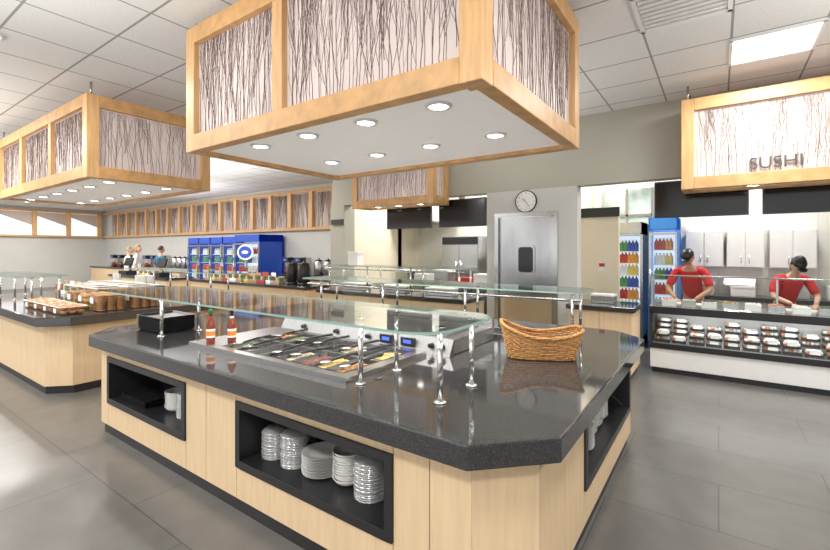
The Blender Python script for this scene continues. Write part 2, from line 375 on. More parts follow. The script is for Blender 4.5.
# ------------------------------------------------------------ band of wall panels
z0,z1=2.16,3.3
wb=thing('wall_panel_band',(-15,8.2,z0),'row of maple framed twig panels along the upper wall','wall panel')
part(wb,'rail',B().box(XL,-6.4,8.12,8.24,z0,z0+.08,'wood'),world=True); part(wb,'rail',B().box(XL,-6.4,8.12,8.24,z1-.08,z1,'wood'),world=True)
x=-6.45; w_=.76
while x>XL+1:
    part(wb,'post',B().box(x-.14,x,8.09,8.24,z0+.08,z1-.08,'woodv'),world=True)
    part(wb,'resin_panel',B().box(x-.14-w_,x-.14,8.19,8.22,z0+.08,z1-.08,'panel2'),world=True)
    t=B(); twigs(t,(x-.14-w_,8.18,0),(1,0,0),w_,z0+.08,z1-.08,dens=.08,r=.006,m='twigd'); part(wb,'twigs',t,kind='stuff',world=True)
    x-=w_+.14
wb=thing('wall_panel_band',(XL+.1,3,z0),'row of maple framed bright backlit panels along the side wall','wall panel')
part(wb,'rail',B().box(XL+.01,XL+.13,-1,8.1,z0,z0+.08,'wood'),world=True); part(wb,'rail',B().box(XL+.01,XL+.13,-1,8.1,z1-.08,z1,'wood'),world=True)
y=8.05
while y>-.5:
    part(wb,'post',B().box(XL+.01,XL+.16,y-.16,y,z0+.08,z1-.08,'woodv'),world=True)
    part(wb,'resin_panel',B().box(XL+.03,XL+.06,y-1.16,y-.16,z0+.08,z1-.08,'paneldl'),world=True)
    t=B(); t.add([(XL+.07,y-1.16,z1-.09),(XL+.07,y-.16,z1-.09),(XL+.07,y-.16,z1-.65),(XL+.07,y-1.16,z1-.25)],[(0,1,2,3)],'panel2'); part(wb,'valance',t,world=True)
    y-=1.16
# ------------------------------------------------------------ serving islands
def chpoly(x0,x1,y0,y1,c):
    return [(x0+c,y0),(x1-c,y0),(x1,y0+c),(x1,y1-c),(x1-c,y1),(x0+c,y1),(x0,y1-c),(x0,y0+c)]
CT=.87
def countertop(x0,x1,y0,y1,c,label,z=CT,th=.1):
    return single('countertop',B().prism(chpoly(x0,x1,y0,y1,c),z-th,z,'quartz'),((x0+x1)/2,(y0+y1)/2,z-th),label,'countertop',bevel=.008,world=True)
def niche(par,axis,a,c,face,z0,z1,depth=.42):
    b=B(); t=.018
    def bx(a0,a1,d0,d1,zz0,zz1):
        if axis=='x': b.box(a0,a1,face+d0,face+d1,zz0,zz1,'black')
        else: b.box(face-d1,face-d0,a0,a1,zz0,zz1,'black')
    fr=.045
    bx(a-fr,a,-.012,depth,z0-fr,z1+fr); bx(c,c+fr,-.012,depth,z0-fr,z1+fr)
    bx(a,c,-.012,depth,z0-fr,z0); bx(a,c,-.012,depth,z1,z1+fr); bx(a,c,depth-t,depth,z0,z1)
    part(par,'open_shelf',b,'black recessed storage shelf',world=True,bevel=.002)
def island_base(x0,x1,y0,y1,c,nf,ns,label,seams=(),sseams=()):
    e=thing('island_cabinet',((x0+x1)/2,(y0+y1)/2,0),label,'serving counter')
    zt=CT-.1; zk=.09; fr=.045
    part(e,'toe_kick',B().prism(chpoly(x0+.02,x1-.02,y0+.02,y1-.02,c),0,zk,'black'),world=True)
    g=.0025
    def fpanel(a,c_,zz0,zz1): part(e,'panel',B().box(a+g,c_-g,y0,y0+.02,zz0,zz1,'maple'),world=True)
    def spanel(a,c_,zz0,zz1): part(e,'panel',B().box(x1-.02,x1,a+g,c_-g,zz0,zz1,'maple'),world=True)
    def run(lo,hi,niches,fp,sm):
        cuts=sorted(set([lo,hi]+[q for n in niches for q in (n[0]-fr,n[1]+fr)]+[s for s in sm]))
        for a,c_ in zip(cuts[:-1],cuts[1:]):
            n=[q for q in niches if a>=q[0]-fr-1e-6 and c_<=q[1]+fr+1e-6]
            if n: n=n[0]; fp(a,c_,zk,n[2]-fr); fp(a,c_,n[3]+fr,zt)
            else: fp(a,c_,zk,zt)
    run(x0+c,x1-c,nf,fpanel,seams); run(y0+c,y1-c,ns,spanel,sseams)
    for n in nf: niche(e,'x',n[0],n[1],y0,n[2],n[3])
    for n in ns: niche(e,'y',n[0],n[1],x1,n[2],n[3])
    def diag(p,q):
        p=Vector(p);q=Vector(q);d=(q-p).normalized(); nrm=Vector((d.y,-d.x)); i0=p-nrm*.02; i1=q-nrm*.02
        part(e,'panel',B().prism([p[:],q[:],i1[:],i0[:]],zk,zt,'maple'),world=True)
    diag((x1-c,y0),(x1,y0+c)); diag((x1,y1-c),(x1-c,y1)); diag((x0+c,y1),(x0,y1-c)); diag((x0,y0+c),(x0+c,y0))
    part(e,'panel',B().box(x0+c,x1-c,y1-.02,y1,zk,zt,'maple'),world=True)
    part(e,'panel',B().box(x0,x0+.02,y0+c,y1-c,zk,zt,'maple'),world=True)
    return e
NZ0,NZ1=.33,.64
island_base(-4.66,-.6,1.53,4.17,.2,[(-4.27,-3.05,NZ0,NZ1),(-2.36,-1.24,NZ0,NZ1)],[(2.5,3.85,NZ0,NZ1)],'pale maple island cabinet with black toe kick and recessed dish shelves',seams=(-2.75,-1.0),sseams=(2.1,))
countertop(-4.72,-.5,1.43,4.27,.27,'glossy dark speckled stone countertop on the maple serving island')
island_base(-9.6,-5.9,1.55,4.2,.2,[],[],'pale maple bakery island cabinet with black toe kick',seams=(-8.3,-7.1),sseams=(2.8,))
countertop(-9.7,-5.78,1.45,4.3,.25,'dark speckled stone countertop on the bakery island')
def bowl_b(r,h,m='china',t=.004):
    return B().lathe([(0,0),(r*.45,0),(r*.75,h*.35),(r,h),(r-t,h),(r*.72,h*.4),(r*.4,t*1.5),(0,t*1.5)],(0,0,0),m,20)
bowl0=single('soup_bowl',bowl_b(.085,.045),(0,0,-5),'stacked grey-white china soup bowl on the recessed shelf','bowl',group='stacked bowls on the island shelf')
plate0=single('salad_plate',bowl_b(.115,.018),(0,0,-5),'stacked white china plate on the recessed shelf','plate',group='stacked plates on the island shelf')
lid0=single('takeout_lid',B().lathe([(0,.024),(.06,.024),(.075,.010),(.084,.006),(.084,0),(.08,0),(.07,.006),(.055,.02),(0,.02)],(0,0,0),'lidclear',20),(0,0,-5),'stacked frosted plastic container lid on the recessed shelf','lid',group='stacked container lids')
def stack(proto,x,y,z,n,dz,jit=.003):
    for i in range(n): clone(proto,(x+R(-jit,jit),y+R(-jit,jit),z+i*dz))
for x,y,n,p,dz in [(-2.25,1.70,16,lid0,.010),(-2.07,1.70,18,lid0,.010),(-1.86,1.72,14,plate0,.008),(-1.655,1.72,11,bowl0,.014),(-1.48,1.70,19,lid0,.010),(-1.34,1.84,10,bowl0,.014),(-2.16,1.85,18,lid0,.010),(-1.57,1.86,18,lid0,.010)]:
    stack(p,x,y,NZ0+.001,n,dz)
for x,n,p,dz in((-3.16,12,bowl0,.014),(-3.34,18,lid0,.010),(-3.52,9,bowl0,.014)): stack(p,x,1.72,NZ0+.001,n,dz)
for y in (2.65,2.89): stack(plate0,-.76,y,NZ0+.001,16,.009)
for y in (3.10,3.28,3.46): stack(bowl0,-.76,y,NZ0+.001,12,.014)
for o in(bowl0,plate0,lid0): bpy.data.objects.remove(o)
def tray_b(w,d,h,m):
    b=B(); i=.02
    b.box(-w/2+i,w/2-i,-d/2+i,d/2-i,0,.004,m)
    for s in(-1,1):
        b.add([(s*(w/2-i),-d/2+i,0),(s*(w/2-i),d/2-i,0),(s*w/2,d/2,h),(s*w/2,-d/2,h)],[(0,1,2,3)],m)
        b.add([(-w/2+i,s*(d/2-i),0),(w/2-i,s*(d/2-i),0),(w/2,s*d/2,h),(-w/2,s*d/2,h)],[(0,1,2,3)],m)
        b.box(min(s*w/2,s*(w/2+.008)),max(s*w/2,s*(w/2+.008)),-d/2-.008,d/2+.008,h-.003,h,m); b.box(-w/2,w/2,min(s*d/2,s*(d/2+.008)),max(s*d/2,s*(d/2+.008)),h-.003,h,m)
    return b
tr=single('serving_tray',tray_b(.42,.32,.022,'blackpl'),(-4.18,1.95,CT),'stacked black plastic serving tray on the stone countertop','tray',group='black serving trays')
for i in range(1,11): clone(tr,(-4.18+R(-.001,.001),1.95+R(-.001,.001),CT+i*.0115))
for i in range(3): clone(tr,(-3.95,1.74,NZ0+.001+i*.016),label='stacked black plastic serving tray on the recessed shelf')
def roundpoly(x0,x1,y0,y1,r,n=8):
    pts=[]
    for cx,cy,a0 in((x1-r,y0+r,270),(x1-r,y1-r,0),(x0+r,y1-r,90),(x0+r,y0+r,180)):
        for k in range(n+1):
            a=math.radians(a0+90*k/n); pts.append((cx+r*math.cos(a),cy+r*math.sin(a)))
    return pts
def guard(x0,x1,y0,y1,z,posts,base,label,vert=None,pr=.014,rr=.1):
    e=thing('sneeze_guard',((x0+x1)/2,(y0+y1)/2,base),label,'sneeze guard')
    part(e,'glass_shelf',B().prism(roundpoly(x0,x1,y0,y1,rr),z,z+.012,'glass','glassedge'),'clear glass shelf with pale green edge',world=True)
    for x,y in posts:
        b=B().tube([(x,y,base),(x,y,z)],pr,'chrome',14); b.lathe([(.032,0),(.032,.008),(pr,.012)],(x,y,base),'chrome',18); b.lathe([(pr,-.02),(.028,-.012),(.028,0)],(x,y,z),'chrome',18)
        part(e,'post',b,world=True)
    if vert:
        yy,za,zb=vert
        part(e,'glass_panel',B().add([(x0+.05,yy,za),(x1-.05,yy,za),(x1-.05,yy,zb),(x0+.05,yy,zb)],[(0,1,2,3)],'glass'),world=True)
        part(e,'rail',B().tube([(x0+.02,yy,zb),(x1-.02,yy,zb)],.012,'steel'),world=True)
    return e
P=[(x,y) for x in(-3.86,-1.6,-1.09) for y in(1.76,2.08)]
guard(-4.38,-.97,1.5,2.2,1.235,P,CT,'curved corner glass sneeze guard on chrome posts over hot wells',rr=.18)
P=[(x,y) for x in(-4.1,-3.1,-2.05,-1.02) for y in(3.78,4.05)]
guard(-4.38,-.93,3.66,4.24,1.235,P,CT,'long glass sneeze guard on chrome posts with lower glass panel',vert=(3.78,.93,1.17))
P=[(x,y) for x in(-9.2,-8.4,-7.6) for y in(1.8,2.1)]
guard(-9.5,-7.42,1.55,2.2,1.235,P,CT,'glass sneeze guard on chrome posts on the bakery island')
P=[(x,y) for x in(-9.2,-7.9,-6.6) for y in(3.75,4.05)]
guard(-9.5,-6.0,3.6,4.2,1.235,P,CT,'glass sneeze guard on chrome posts behind the bakery goods')
# ---- food wells
e=thing('food_well',(-2.45,2.13,CT),'stainless steel drop-in hot food well with narrow pans','food well')
b=B(); wx0,wx1,wy0,wy1=-3.32,-1.66,1.71,2.5; zf=CT+.03
px0,px1,py0,py1=-2.98,-1.74,1.77,2.44
b.box(wx0,px0,wy0,wy1,CT,zf,'steel').box(px1,wx1,wy0,wy1,CT,zf,'steel').box(px0,px1,wy0,py0,CT,zf,'steel').box(px0,px1,py1,wy1,CT,zf,'steel').box(px0,px1,2.095,2.115,CT,zf,'steel')
nx=8; pw=(px1-px0)/nx
for i in range(1,nx): b.box(px0+i*pw-.005,px0+i*pw+.005,py0,2.095,CT,zf,'steel').box(px0+i*pw-.005,px0+i*pw+.005,2.115,py1,CT,zf,'steel')
part(e,'frame',b,world=True)
foods=[('salad_greens','green'),('black_olives','blackpl'),('shredded_cheese','yellow'),('black_beans','blackpl'),('sliced_chicken','chick'),('grilled_vegetables','brown'),('black_beans','blackpl'),('diced_tomato','tomato')]
panb2=tray_b(pw-.026,.30,.030,'blackpl'); panB=None; sp0=None
def spoon(m='blackpl'):
    b=B().tube([(0,0,.012),(0,.10,.035),(0,.20,.045)],[.006,.008,.009],m,8)
    b.ell((0,-.035,.008),(.026,.04,.008),'steel',12,6); return b
for j,yc in enumerate((1.932,2.278)):
    for i in range(nx):
        xc=px0+(i+.5)*pw
        if panB is None: panB=single('food_pan',panb2,(xc,yc,CT+.001),'black rectangular food pan set in the steel well','food pan',group='food pans in the hot well')
        else: clone(panB,(xc,yc,CT+.001))
        nm,m=foods[(i*3+j*5)%8]
        if (i,j) not in ((2,0),(6,1)):
            fb=B(); hw=pw/2-.040
            for q in range(60):
                fx,fy=R(-hw,hw),R(-.105,.105); h=.010+.010*(1-abs(fy)/.13)
                rr=R(.004,.008); fb.ell((fx,fy,h+R(-.003,.003)),(rr*R(.8,1.6),rr,rr*.5),m,6,4,T=Matrix.Rotation(R(0,3),4,'Z'))
            fb.box(-hw,hw,-.11,.11,.0,.010,m)
            single(nm,fb,(xc,yc,CT+.006),'heap of %s in the food pan'%nm.replace('_',' '),nm.replace('_',' '),kind='stuff')
        if (i+j)%3!=2:
            a=-.6+R(-.2,.2)
            if sp0 is None: sp0=single('serving_spoon',spoon(),(xc,yc-.03,CT+.03),'serving spoon with black handle resting in a food pan','serving spoon',group='serving spoons in the hot well',rot=a)
            else: clone(sp0,(xc+R(-.01,.01),yc-.03+R(-.02,.02),CT+.03),rot=a)
# ---- griddle with controls
e=thing('countertop_griddle',(-2.4,2.9,CT),'stainless countertop griddle with knobs and blue displays','griddle')
M['steeld']=mat('dull_dark_steel',(.30,.30,.31),.38,1,var=.1,scale=3,stretch=(30,2,2))
part(e,'body',B().box(-3.3,-1.5,2.60,3.25,CT,CT+.11,'steel'),world=True,bevel=.006)
b=B(); b.add([(-3.3,2.54,CT),(-1.5,2.54,CT),(-1.5,2.599,CT+.105),(-3.3,2.599,CT+.105),(-3.3,2.599,CT),(-1.5,2.599,CT)],[(0,1,2,3),(0,3,4),(1,5,2),(0,4,5,1)],'steeld'); part(e,'control_panel',b,world=True)
for i,x in enumerate((-2.06,-1.86)):
    part(e,'display',B().box(x-.06,x+.06,2.545,2.57,CT+.03,CT+.09,'blackpl').box(x-.034,x+.034,2.542,2.546,CT+.05,CT+.075,'lcd'),'glowing blue digital display',world=True)
for x in(-3.0,-2.6,-2.25,-1.66,-1.57):
    part(e,'knob',B().tube([(x,2.575,CT+.06),(x,2.540,CT+.057)],.017,'blackpl',14),world=True)
part(e,'griddle_plate',B().box(-3.2,-1.6,2.66,3.18,CT+.11,CT+.118,'steeld'),world=True)
part(e,'backsplash',B().box(-3.3,-1.5,3.22,3.25,CT+.11,CT+.17,'steel'),world=True,bevel=.003)
e=thing('food_well',(-2.45,3.48,CT),'stainless steel cold well frame on the stone countertop','food well')
b=B(); b.box(-3.6,-1.4,3.32,3.37,CT,CT+.03,'steel').box(-3.6,-1.4,3.6,3.65,CT,CT+.03,'steel').box(-3.6,-3.55,3.37,3.6,CT,CT+.03,'steel').box(-1.45,-1.4,3.37,3.6,CT,CT+.03,'steel'); part(e,'frame',b,world=True); part(e,'well_bottom',B().box(-3.55,-1.45,3.37,3.6,CT,CT+.005,'blackpl'),world=True)
def sauce(x,y,cap,body,label):
    e=thing('sauce_bottle',(x,y,CT+.03),label,'sauce bottle')
    part(e,'bottle',B().lathe([(.029,0),(.031,.01),(.031,.12),(.026,.145),(.013,.165),(.011,.21)],(0,0,0),body,20))
    part(e,'cap',B().lathe([(.015,.208),(.015,.245),(.011,.25),(0,.25)],(0,0,0),cap,16))
    part(e,'paper_label',B().lathe([(.0315,.035),(.0318,.036),(.0318,.10),(.0315,.101)],(0,0,0),'paper',20,caps=False).lathe([(.0322,.05),(.0322,.085)],(0,0,0),'orange',20,caps=False))
    part(e,'neck_band',B().lathe([(.0145,.18),(.0148,.195)],(0,0,0),'redp' if cap=='dkgreen' else 'paper',14,caps=False))
sauce(-3.17,1.80,'dkgreen','sauce','brown-red hot sauce bottle with green cap')
sauce(-3.05,1.90,'blackpl','sauce','brown-red hot sauce bottle with dark cap')
# ---- wicker basket
def basket(loc,rot,L,W,Hh,label,rows=12,flare=.05,high=.05):
    e=thing('wicker_basket',loc,label,'basket',rot=rot)
    b=B(); ns=64
    def pt(t,z,off=0):
        f=z/Hh; a=L/2-flare+flare*f+off; c=W/2-flare*.8+flare*.8*f+off; ex=.5
        x=a*math.copysign(abs(math.cos(t))**ex,math.cos(t)); y=c*math.copysign(abs(math.sin(t))**ex,math.sin(t))
        return Vector((x,y,z+high*f*max(0,(abs(x)/(L/2))**2)+ (high*.7*f if x<0 else 0)*(abs(x)/(L/2))**1.5))
    for r in range(rows):
        z=.008+(Hh-.02)*r/(rows-1)
        b.tube([pt(2*math.pi*i/ns,z,.0035*(1 if (i//2+r)%2 else -1)) for i in range(ns)],Hh/rows*.46,'wicker',5,closed=True)
    part(e,'woven_side',b)
    b=B()
    for i in range(0,ns,2): b.tube([pt(2*math.pi*i/ns,z) for z in(0,Hh*.5,Hh)],.003,'wicker',4)
    part(e,'stakes',b,kind='stuff')
    b=B()
    for ph in(0,2.1,4.2):
        b.tube([pt(2*math.pi*i/ns,Hh,0)+Vector((0,0,.006*math.sin(i*1.4+ph)))+Vector((math.cos(2*math.pi*i/ns),math.sin(2*math.pi*i/ns),0))*.007*math.cos(i*1.4+ph) for i in range(ns)],.008,'wicker',5,closed=True)
    part(e,'braided_rim',b)
    b=B(); n=14
    b.add([pt(2*math.pi*i/ns,.004) for i in range(ns)],[tuple(range(ns))],'wicker')
    for i in range(n):
        x=-L/2+flare+ (L-2*flare)*(i+.5)/n; b.tube([(x,-W/2+flare,.010),(x,W/2-flare,.010)],.006,'wicker',4)
    part(e,'basket_base',b)
    return e
basket((-1.0,2.92,CT),.45,.53,.32,.15,'empty honey-brown wicker basket on the stone countertop',high=.05)
# ---- bakery island goods
def bin_(x,y,w,d,h,rot=0):
    e=thing('bakery_bin',(x,y,CT),'clear plastic bakery bin with hinged lid full of baked goods','food bin',group='clear bakery bins',rot=rot)
    part(e,'bin_body',B().shell(-w/2,w/2,-d/2,d/2,.001,h,'clearpl',bottom=True))
    b=B().add([(-w/2,-d/2,h+.004),(w/2,-d/2,h+.004),(w/2,d/2,h+.004),(-w/2,d/2,h+.004)],[(0,1,2,3)],'clearpl')
    for s in(-1,1): b.box(s*w/2-.005,s*w/2+.005,-d/2-.005,d/2+.005,h,h+.01,'whitepl').box(-w/2,w/2,s*d/2-.005,s*d/2+.005,h,h+.01,'whitepl')
    part(e,'lid',b,'clear lid with white rim'); part(e,'lid_handle',B().tube([(-.05,-d/2,h+.01),(-.05,-d/2-.02,h+.02),(.05,-d/2-.02,h+.02),(.05,-d/2,h+.01)],.004,'whitepl',6))
    part(e,'price_tag',B().box(-.05,.05,-d/2-.003,-d/2-.001,h*.35,h*.6,'paper'),'white paper price tag')
cookie=single('cookie',B().lathe([(0,0),(.042,0),(.048,.008),(.036,.02),(0,.023)],(0,0,0),'brown',14),(0,0,-5),'round brown cookie in a clear bin','cookie',group='cookies in the bakery bins')
bag=single('glazed_pastry',B().ell((0,0,.032),(.06,.045,.034),'pastry',12,8),(0,0,-5),'golden glazed pastry inside a clear bin','pastry',group='glazed pastries')
roll=single('bread_roll',B().ell((0,0,.026),(.05,.036,.028),'brown',14,8),(0,0,-5),'small golden brown bread roll in a clear tray','bread roll',group='bread rolls in clear trays')
for i,(x,y) in enumerate([(-6.12,2.16),(-6.5,2.16),(-6.88,2.16),(-7.26,2.16),(-6.12,2.54),(-6.5,2.54),(-6.88,2.54),(-7.26,2.54)]):
    if i==3: continue
    bin_(x,y,.33,.32,.27)
    if i%2==0:
        for a in range(3):
            for c_ in range(3):
                for l in range(8): clone(cookie,(x-.105+a*.105,y-.10+c_*.10,CT+.005+l*.024))
    else:
        for a in range(2):
            for c_ in range(3):
                for l in range(3): clone(bag,(x-.075+a*.145,y-.10+c_*.10,CT+.005+l*.062))
for i,(x,y) in enumerate([(-6.12,1.78),(-6.47,1.78),(-6.82,1.78),(-7.17,1.78)]):
    e=thing('pastry_tray',(x,y,CT),'low clear plastic tray packed with bread rolls','food tray',group='clear pastry trays')
    part(e,'tray_body',B().shell(-.155,.155,-.13,.13,.001,.09,'clearpl',bottom=True)); b=B()
    for s_ in(-1,1): b.box(s_*.155-.004,s_*.155+.004,-.134,.134,.086,.093,'whitepl').box(-.155,.155,s_*.13-.004,s_*.13+.004,.086,.093,'whitepl')
    part(e,'rim',b,'white tray rim'); part(e,'price_tag',B().box(-.04,.04,-.134,-.132,.02,.07,'paper'),'white paper price tag')
    for a in range(3):
        for c_ in range(3):
            for l in range(2): clone(roll,(x-.10+a*.10,y-.08+c_*.08,CT+.004+l*.045))
bpy.data.objects.remove(cookie); bpy.data.objects.remove(roll); bpy.data.objects.remove(bag)
# ------------------------------------------------------------ generic back counters
def back_counter(x0,x1,y0,y1,label,z=.9,front='maple',n=4):
    e=thing('service_counter',((x0+x1)/2,(y0+y1)/2,0),label,'counter')
    part(e,'toe_kick',B().box(x0+.03,x1-.03,y0+.05,y1-.02,0,.09,'black'),world=True)
    part(e,'carcass',B().box(x0+.02,x1-.02,y0+.045,y1-.01,.09,z-.06,'black'),world=True)
    w=(x1-x0-.04)/n
    for i in range(n): part(e,'cabinet_panel',B().box(x0+.02+i*w+.003,x0+.02+(i+1)*w-.003,y0+.02,y0+.045,.09,z-.06,front),world=True)
    part(e,'side_panel',B().box(x1-.02,x1,y0+.02,y1-.01,.09,z-.06,front),world=True); part(e,'side_panel',B().box(x0,x0+.02,y0+.02,y1-.01,.09,z-.06,front),world=True)
    single('countertop',B().box(x0-.03,x1+.03,y0-.02,y1,z-.06,z,'quartz' if front!='steel' else 'steel'),((x0+x1)/2,(y0+y1)/2,z-.06),'smooth countertop on the %s'%label.split(' in ')[0].split(' along')[0],'countertop',bevel=.004,world=True)
    return e
back_counter(-10.6,-6.4,5.5,6.2,'pale maple service counter',n=6)
back_counter(-22.8,-15.0,7.4,8.2,'pale maple beverage counter along the far wall',n=9)
back_counter(-10.1,-6.5,7.4,8.2,'pale maple condiment counter along the far wall',n=5)
back_counter(-14.6,-11.2,5.2,5.9,'pale maple cashier counter',n=5)
back_counter(-5.9,-2.95,5.35,6.05,'pale maple hot food counter in front of the kitchen',n=5)
back_counter(-1.6,-.86,5.75,6.45,'short pale maple counter beside the sushi case',n=2)
P=[(x,y) for x in(-5.75,-4.85,-3.95,-3.08) for y in (5.5,5.85)]
guard(-5.88,-2.98,5.38,5.95,1.32,P,.9,'glass sneeze guard on steel posts over the hot food line',vert=(5.5,.97,1.27))
def brewer(x,y,z,label,rot=0,group=None):
    e=thing('coffee_brewer',(x,y,z),label,'coffee machine',rot=rot,group=group)
    part(e,'body',B().box(-.14,.14,.0,.2,0,.5,'steel'),bevel=.01)
    part(e,'head',B().box(-.14,.14,-.18,0,.36,.5,'blackpl'),bevel=.01)
    part(e,'base',B().box(-.14,.14,-.18,0,0,.04,'blackpl'),bevel=.004)
    part(e,'carafe',B().lathe([(.06,.04),(.08,.07),(.08,.13),(.045,.19),(.05,.21)],(0,-.09,0),'sauce',16))
    part(e,'handle',B().tube([(0,-.17,.18),(0,-.215,.17),(0,-.215,.09),(0,-.168,.08)],.008,'blackpl',6))
    part(e,'button',B().box(-.05,.05,-.185,-.18,.41,.45,'lcd'))
    return e
for x in(-16.8,-17.4,-18.0,-19.6,-20.3,-21.0): brewer(x,7.75,.9,'steel and black coffee brewer on the beverage counter',group='coffee brewers')
for x in(-9.7,-9.2): brewer(x,7.8,.9,'steel and black coffee brewer on the condiment counter',group='coffee brewers')
def urn(x,y,z,m='steel',s_=1,label='tall steel beverage urn with black lid'):
    e=thing('beverage_urn',(x,y,z),label,'beverage urn',group='beverage urns')
    part(e,'body',B().lathe([(.11*s_,.04),(.12*s_,.06),(.12*s_,.36),(.10*s_,.4),(.10*s_,.41)],(0,0,0),m,20))
    part(e,'lid',B().lathe([(.105*s_,.41),(.08*s_,.44),(.02,.45),(.02,.48),(0,.485)],(0,0,0),'blackpl',18))
    part(e,'base',B().lathe([(.12*s_,0),(.12*s_,.04)],(0,0,0),'blackpl',18))
    part(e,'spigot',B().tube([(0,-.11*s_,.09),(0,-.17*s_,.09),(0,-.17*s_,.05)],.012,'blackpl',8))
    return e
for x in(-8.6,-8.25,-7.9): urn(x,7.85,.9)
for x in(-15.4,-15.75,-16.1): urn(x,7.8,.9)
for x in (-6.85,-7.2): urn(x,5.85,.9,'blackpl',1.05,'black soup kettle urn on the maple counter')
cup=single('paper_cup',B().lathe([(.028,0),(.04,.11),(.042,.112),(.038,.112),(.027,.004),(0,.004)],(0,0,0),'paper',14),(0,0,-5),'white paper cup in a tall stack','cup',group='stacked paper cups')
for (x,y,z) in [(-8.9,6.0,.9),(-8.78,6.0,.9),(-8.66,6.0,.9),(-6.8,7.8,.9),(-13.6,5.6,.9),(-18.8,7.7,.9),(-18.95,7.7,.9),(-7.6,3.2,CT),(-7.72,3.2,CT),(-7.6,3.32,CT),(-7.72,3.32,CT),(-7.84,3.2,CT),(-8.6,3.2,CT),(-8.72,3.2,CT)]:
    for i in range(9): clone(cup,(x,y,z+i*.025))
bpy.data.objects.remove(cup)
def register(x,y,z,rot=0):
    e=thing('cash_register',(x,y,z),'black point of sale terminal on the counter','cash register',rot=rot,group='cash registers')
    part(e,'base',B().box(-.18,.18,-.18,.18,0,.1,'blackpl'),bevel=.005)
    part(e,'stand',B().tube([(0,.05,.1),(0,.05,.28)],.025,'blackpl'))
    part(e,'display',B().box(-.17,.17,-.02,.02,-.12,.12,'screen',T=T(0,.02,.36)@Matrix.Rotation(-.3,4,'X')))
for x in(-14.2,-12.2): register(x,5.55,.9,.2)
def snackbox(x,y,z,m,w=.2,h=.16,rot=0):
    e=thing('snack_box',(x,y,z),'open cardboard snack display box on the counter','snack box',rot=rot,group='snack display boxes')
    part(e,'tray',B().box(-w/2,w/2,-.07,.07,0,.05,m).box(-w/2,w/2,.06,.07,.05,h,m),bevel=.002)
    b=B()
    for i in range(5): b.box(-w/2+.01+i*w/5,-w/2+.01+i*w/5+w/5-.012,-.06+.01*(i%2),.05,.05,.05+h*.5*R(.7,1),DR[(i*2)%6])
    part(e,'snack_packets',b,kind='stuff')
for i in range(11): snackbox(-10.35+i*.27,5.85,.9,['card',DR[5],'card',DR[0],'paper'][i%5],rot=R(-.2,.2),h=R(.14,.22))
for i in range(4): snackbox(-13.4+i*.27,5.55,.9,['card',DR[5],'paper',DR[0]][i],rot=R(-.2,.2))
for i in range(3): snackbox(-7.6+i*.28,7.8,.9,['card','paper','card'][i])
for i in range(5): snackbox(-9.3+i*.3,2.6,CT,['card','paper',DR[5]][i%3],h=.2)
# ------------------------------------------------------------ coolers
drinkb={}
def drink_proto(k):
    if k not in drinkb:
        b=B().lathe([(.033,0),(.035,.01),(.035,.12),(.013,.165),(.013,.18)],(0,0,0),DR[k],10); b.lathe([(.015,.178),(.015,.193),(0,.193)],(0,0,0),'paper',10)
        drinkb[k]=b.mesh('drink')
    return drinkb[k]
def drink(x,y,z,k,grp,lab='bottled drink standing on a cooler shelf'):
    o=bpy.data.objects.new('drink_bottle',drink_proto(k)); o.location=(x,y,z); COL.objects.link(o); meta(o,lab,'bottle',grp)
def cooler(x0,x1,yf,dep,h,m,label,shelves=5,ndoor=1,per=5,doors=True,hdr='blue2',logo=False,grp='drinks in the coolers'):
    e=thing('drinks_cooler',((x0+x1)/2,yf+dep/2,0),label,'cooler')
    y0,y1=yf,yf+dep
    b=B().box(x0,x0+.04,y0,y1,0,h,m).box(x1-.04,x1,y0,y1,0,h,m).box(x0,x1,y1-.04,y1,0,h,m).box(x0,x1,y0,y1,0,.16,'blackpl').box(x0,x1,y0,y1,h-.2,h,m); part(e,'body',b,world=True)
    part(e,'inner_back',B().box(x0+.04,x1-.04,y0+.30,y1-.04,.16,h-.22,'warmint'),world=True)
    part(e,'header_sign',B().box(x0+.02,x1-.02,y0-.012,y0-.001,h-.18,h-.02,hdr),'lit header panel',world=True)
    zz=[.18+i*(h-.46)/shelves for i in range(shelves)]
    for z in zz: part(e,'shelf',B().box(x0+.04,x1-.04,y0+.04,y0+.29,z-.012,z,'whitepl'),world=True)
    if doors:
        w=(x1-x0)/ndoor
        for i in range(ndoor):
            a=x0+i*w; d=B().box(a+.01,a+.04,y0-.03,y0,.18,h-.24,'steel').box(a+w-.04,a+w-.01,y0-.03,y0,.18,h-.24,'steel').box(a+.04,a+w-.04,y0-.03,y0,.18,.22,'steel').box(a+.04,a+w-.04,y0-.03,y0,h-.28,h-.24,'steel').add([(a+.04,y0-.015,.22),(a+w-.04,y0-.015,.22),(a+w-.04,y0-.015,h-.28),(a+.04,y0-.015,h-.28)],[(0,1,2,3)],'glass')
            do=part(e,'door',d,'framed glass door',world=True)
            part(do,'handle',B().tube([(a+.03,y0-.05,.9),(a+.03,y0-.05,1.3)],.012,'chrome'),world=True)
    if logo:
        TT=T((x0+x1)/2,y0-.045,h-.50)@FRONT
        part(e,'emblem',B().lathe([(0,0),(.30,0),(.30,.01),(0,.012)],(0,0,0),'paper',28,T=TT@Matrix.Diagonal((1.3,.75,1,1)),smooth=False).lathe([(0,.013),(.24,.013),(0,.016)],(0,0,0),'blue',28,T=TT@Matrix.Diagonal((1.3,.72,1,1)),smooth=False).lathe([(0,.017),(.10,.017),(0,.020)],(0,0,0),'paper',28,T=TT@Matrix.Diagonal((1.6,.5,1,1)),smooth=False),'white and blue oval emblem',world=True)
    for si,z in enumerate(zz):
        n=per*ndoor; w=(x1-x0-.16)/n
        for i in range(n): drink(x0+.08+(i+.5)*w,y0+.10,z+.001,(si*2+i//3)%6,grp)
    return e
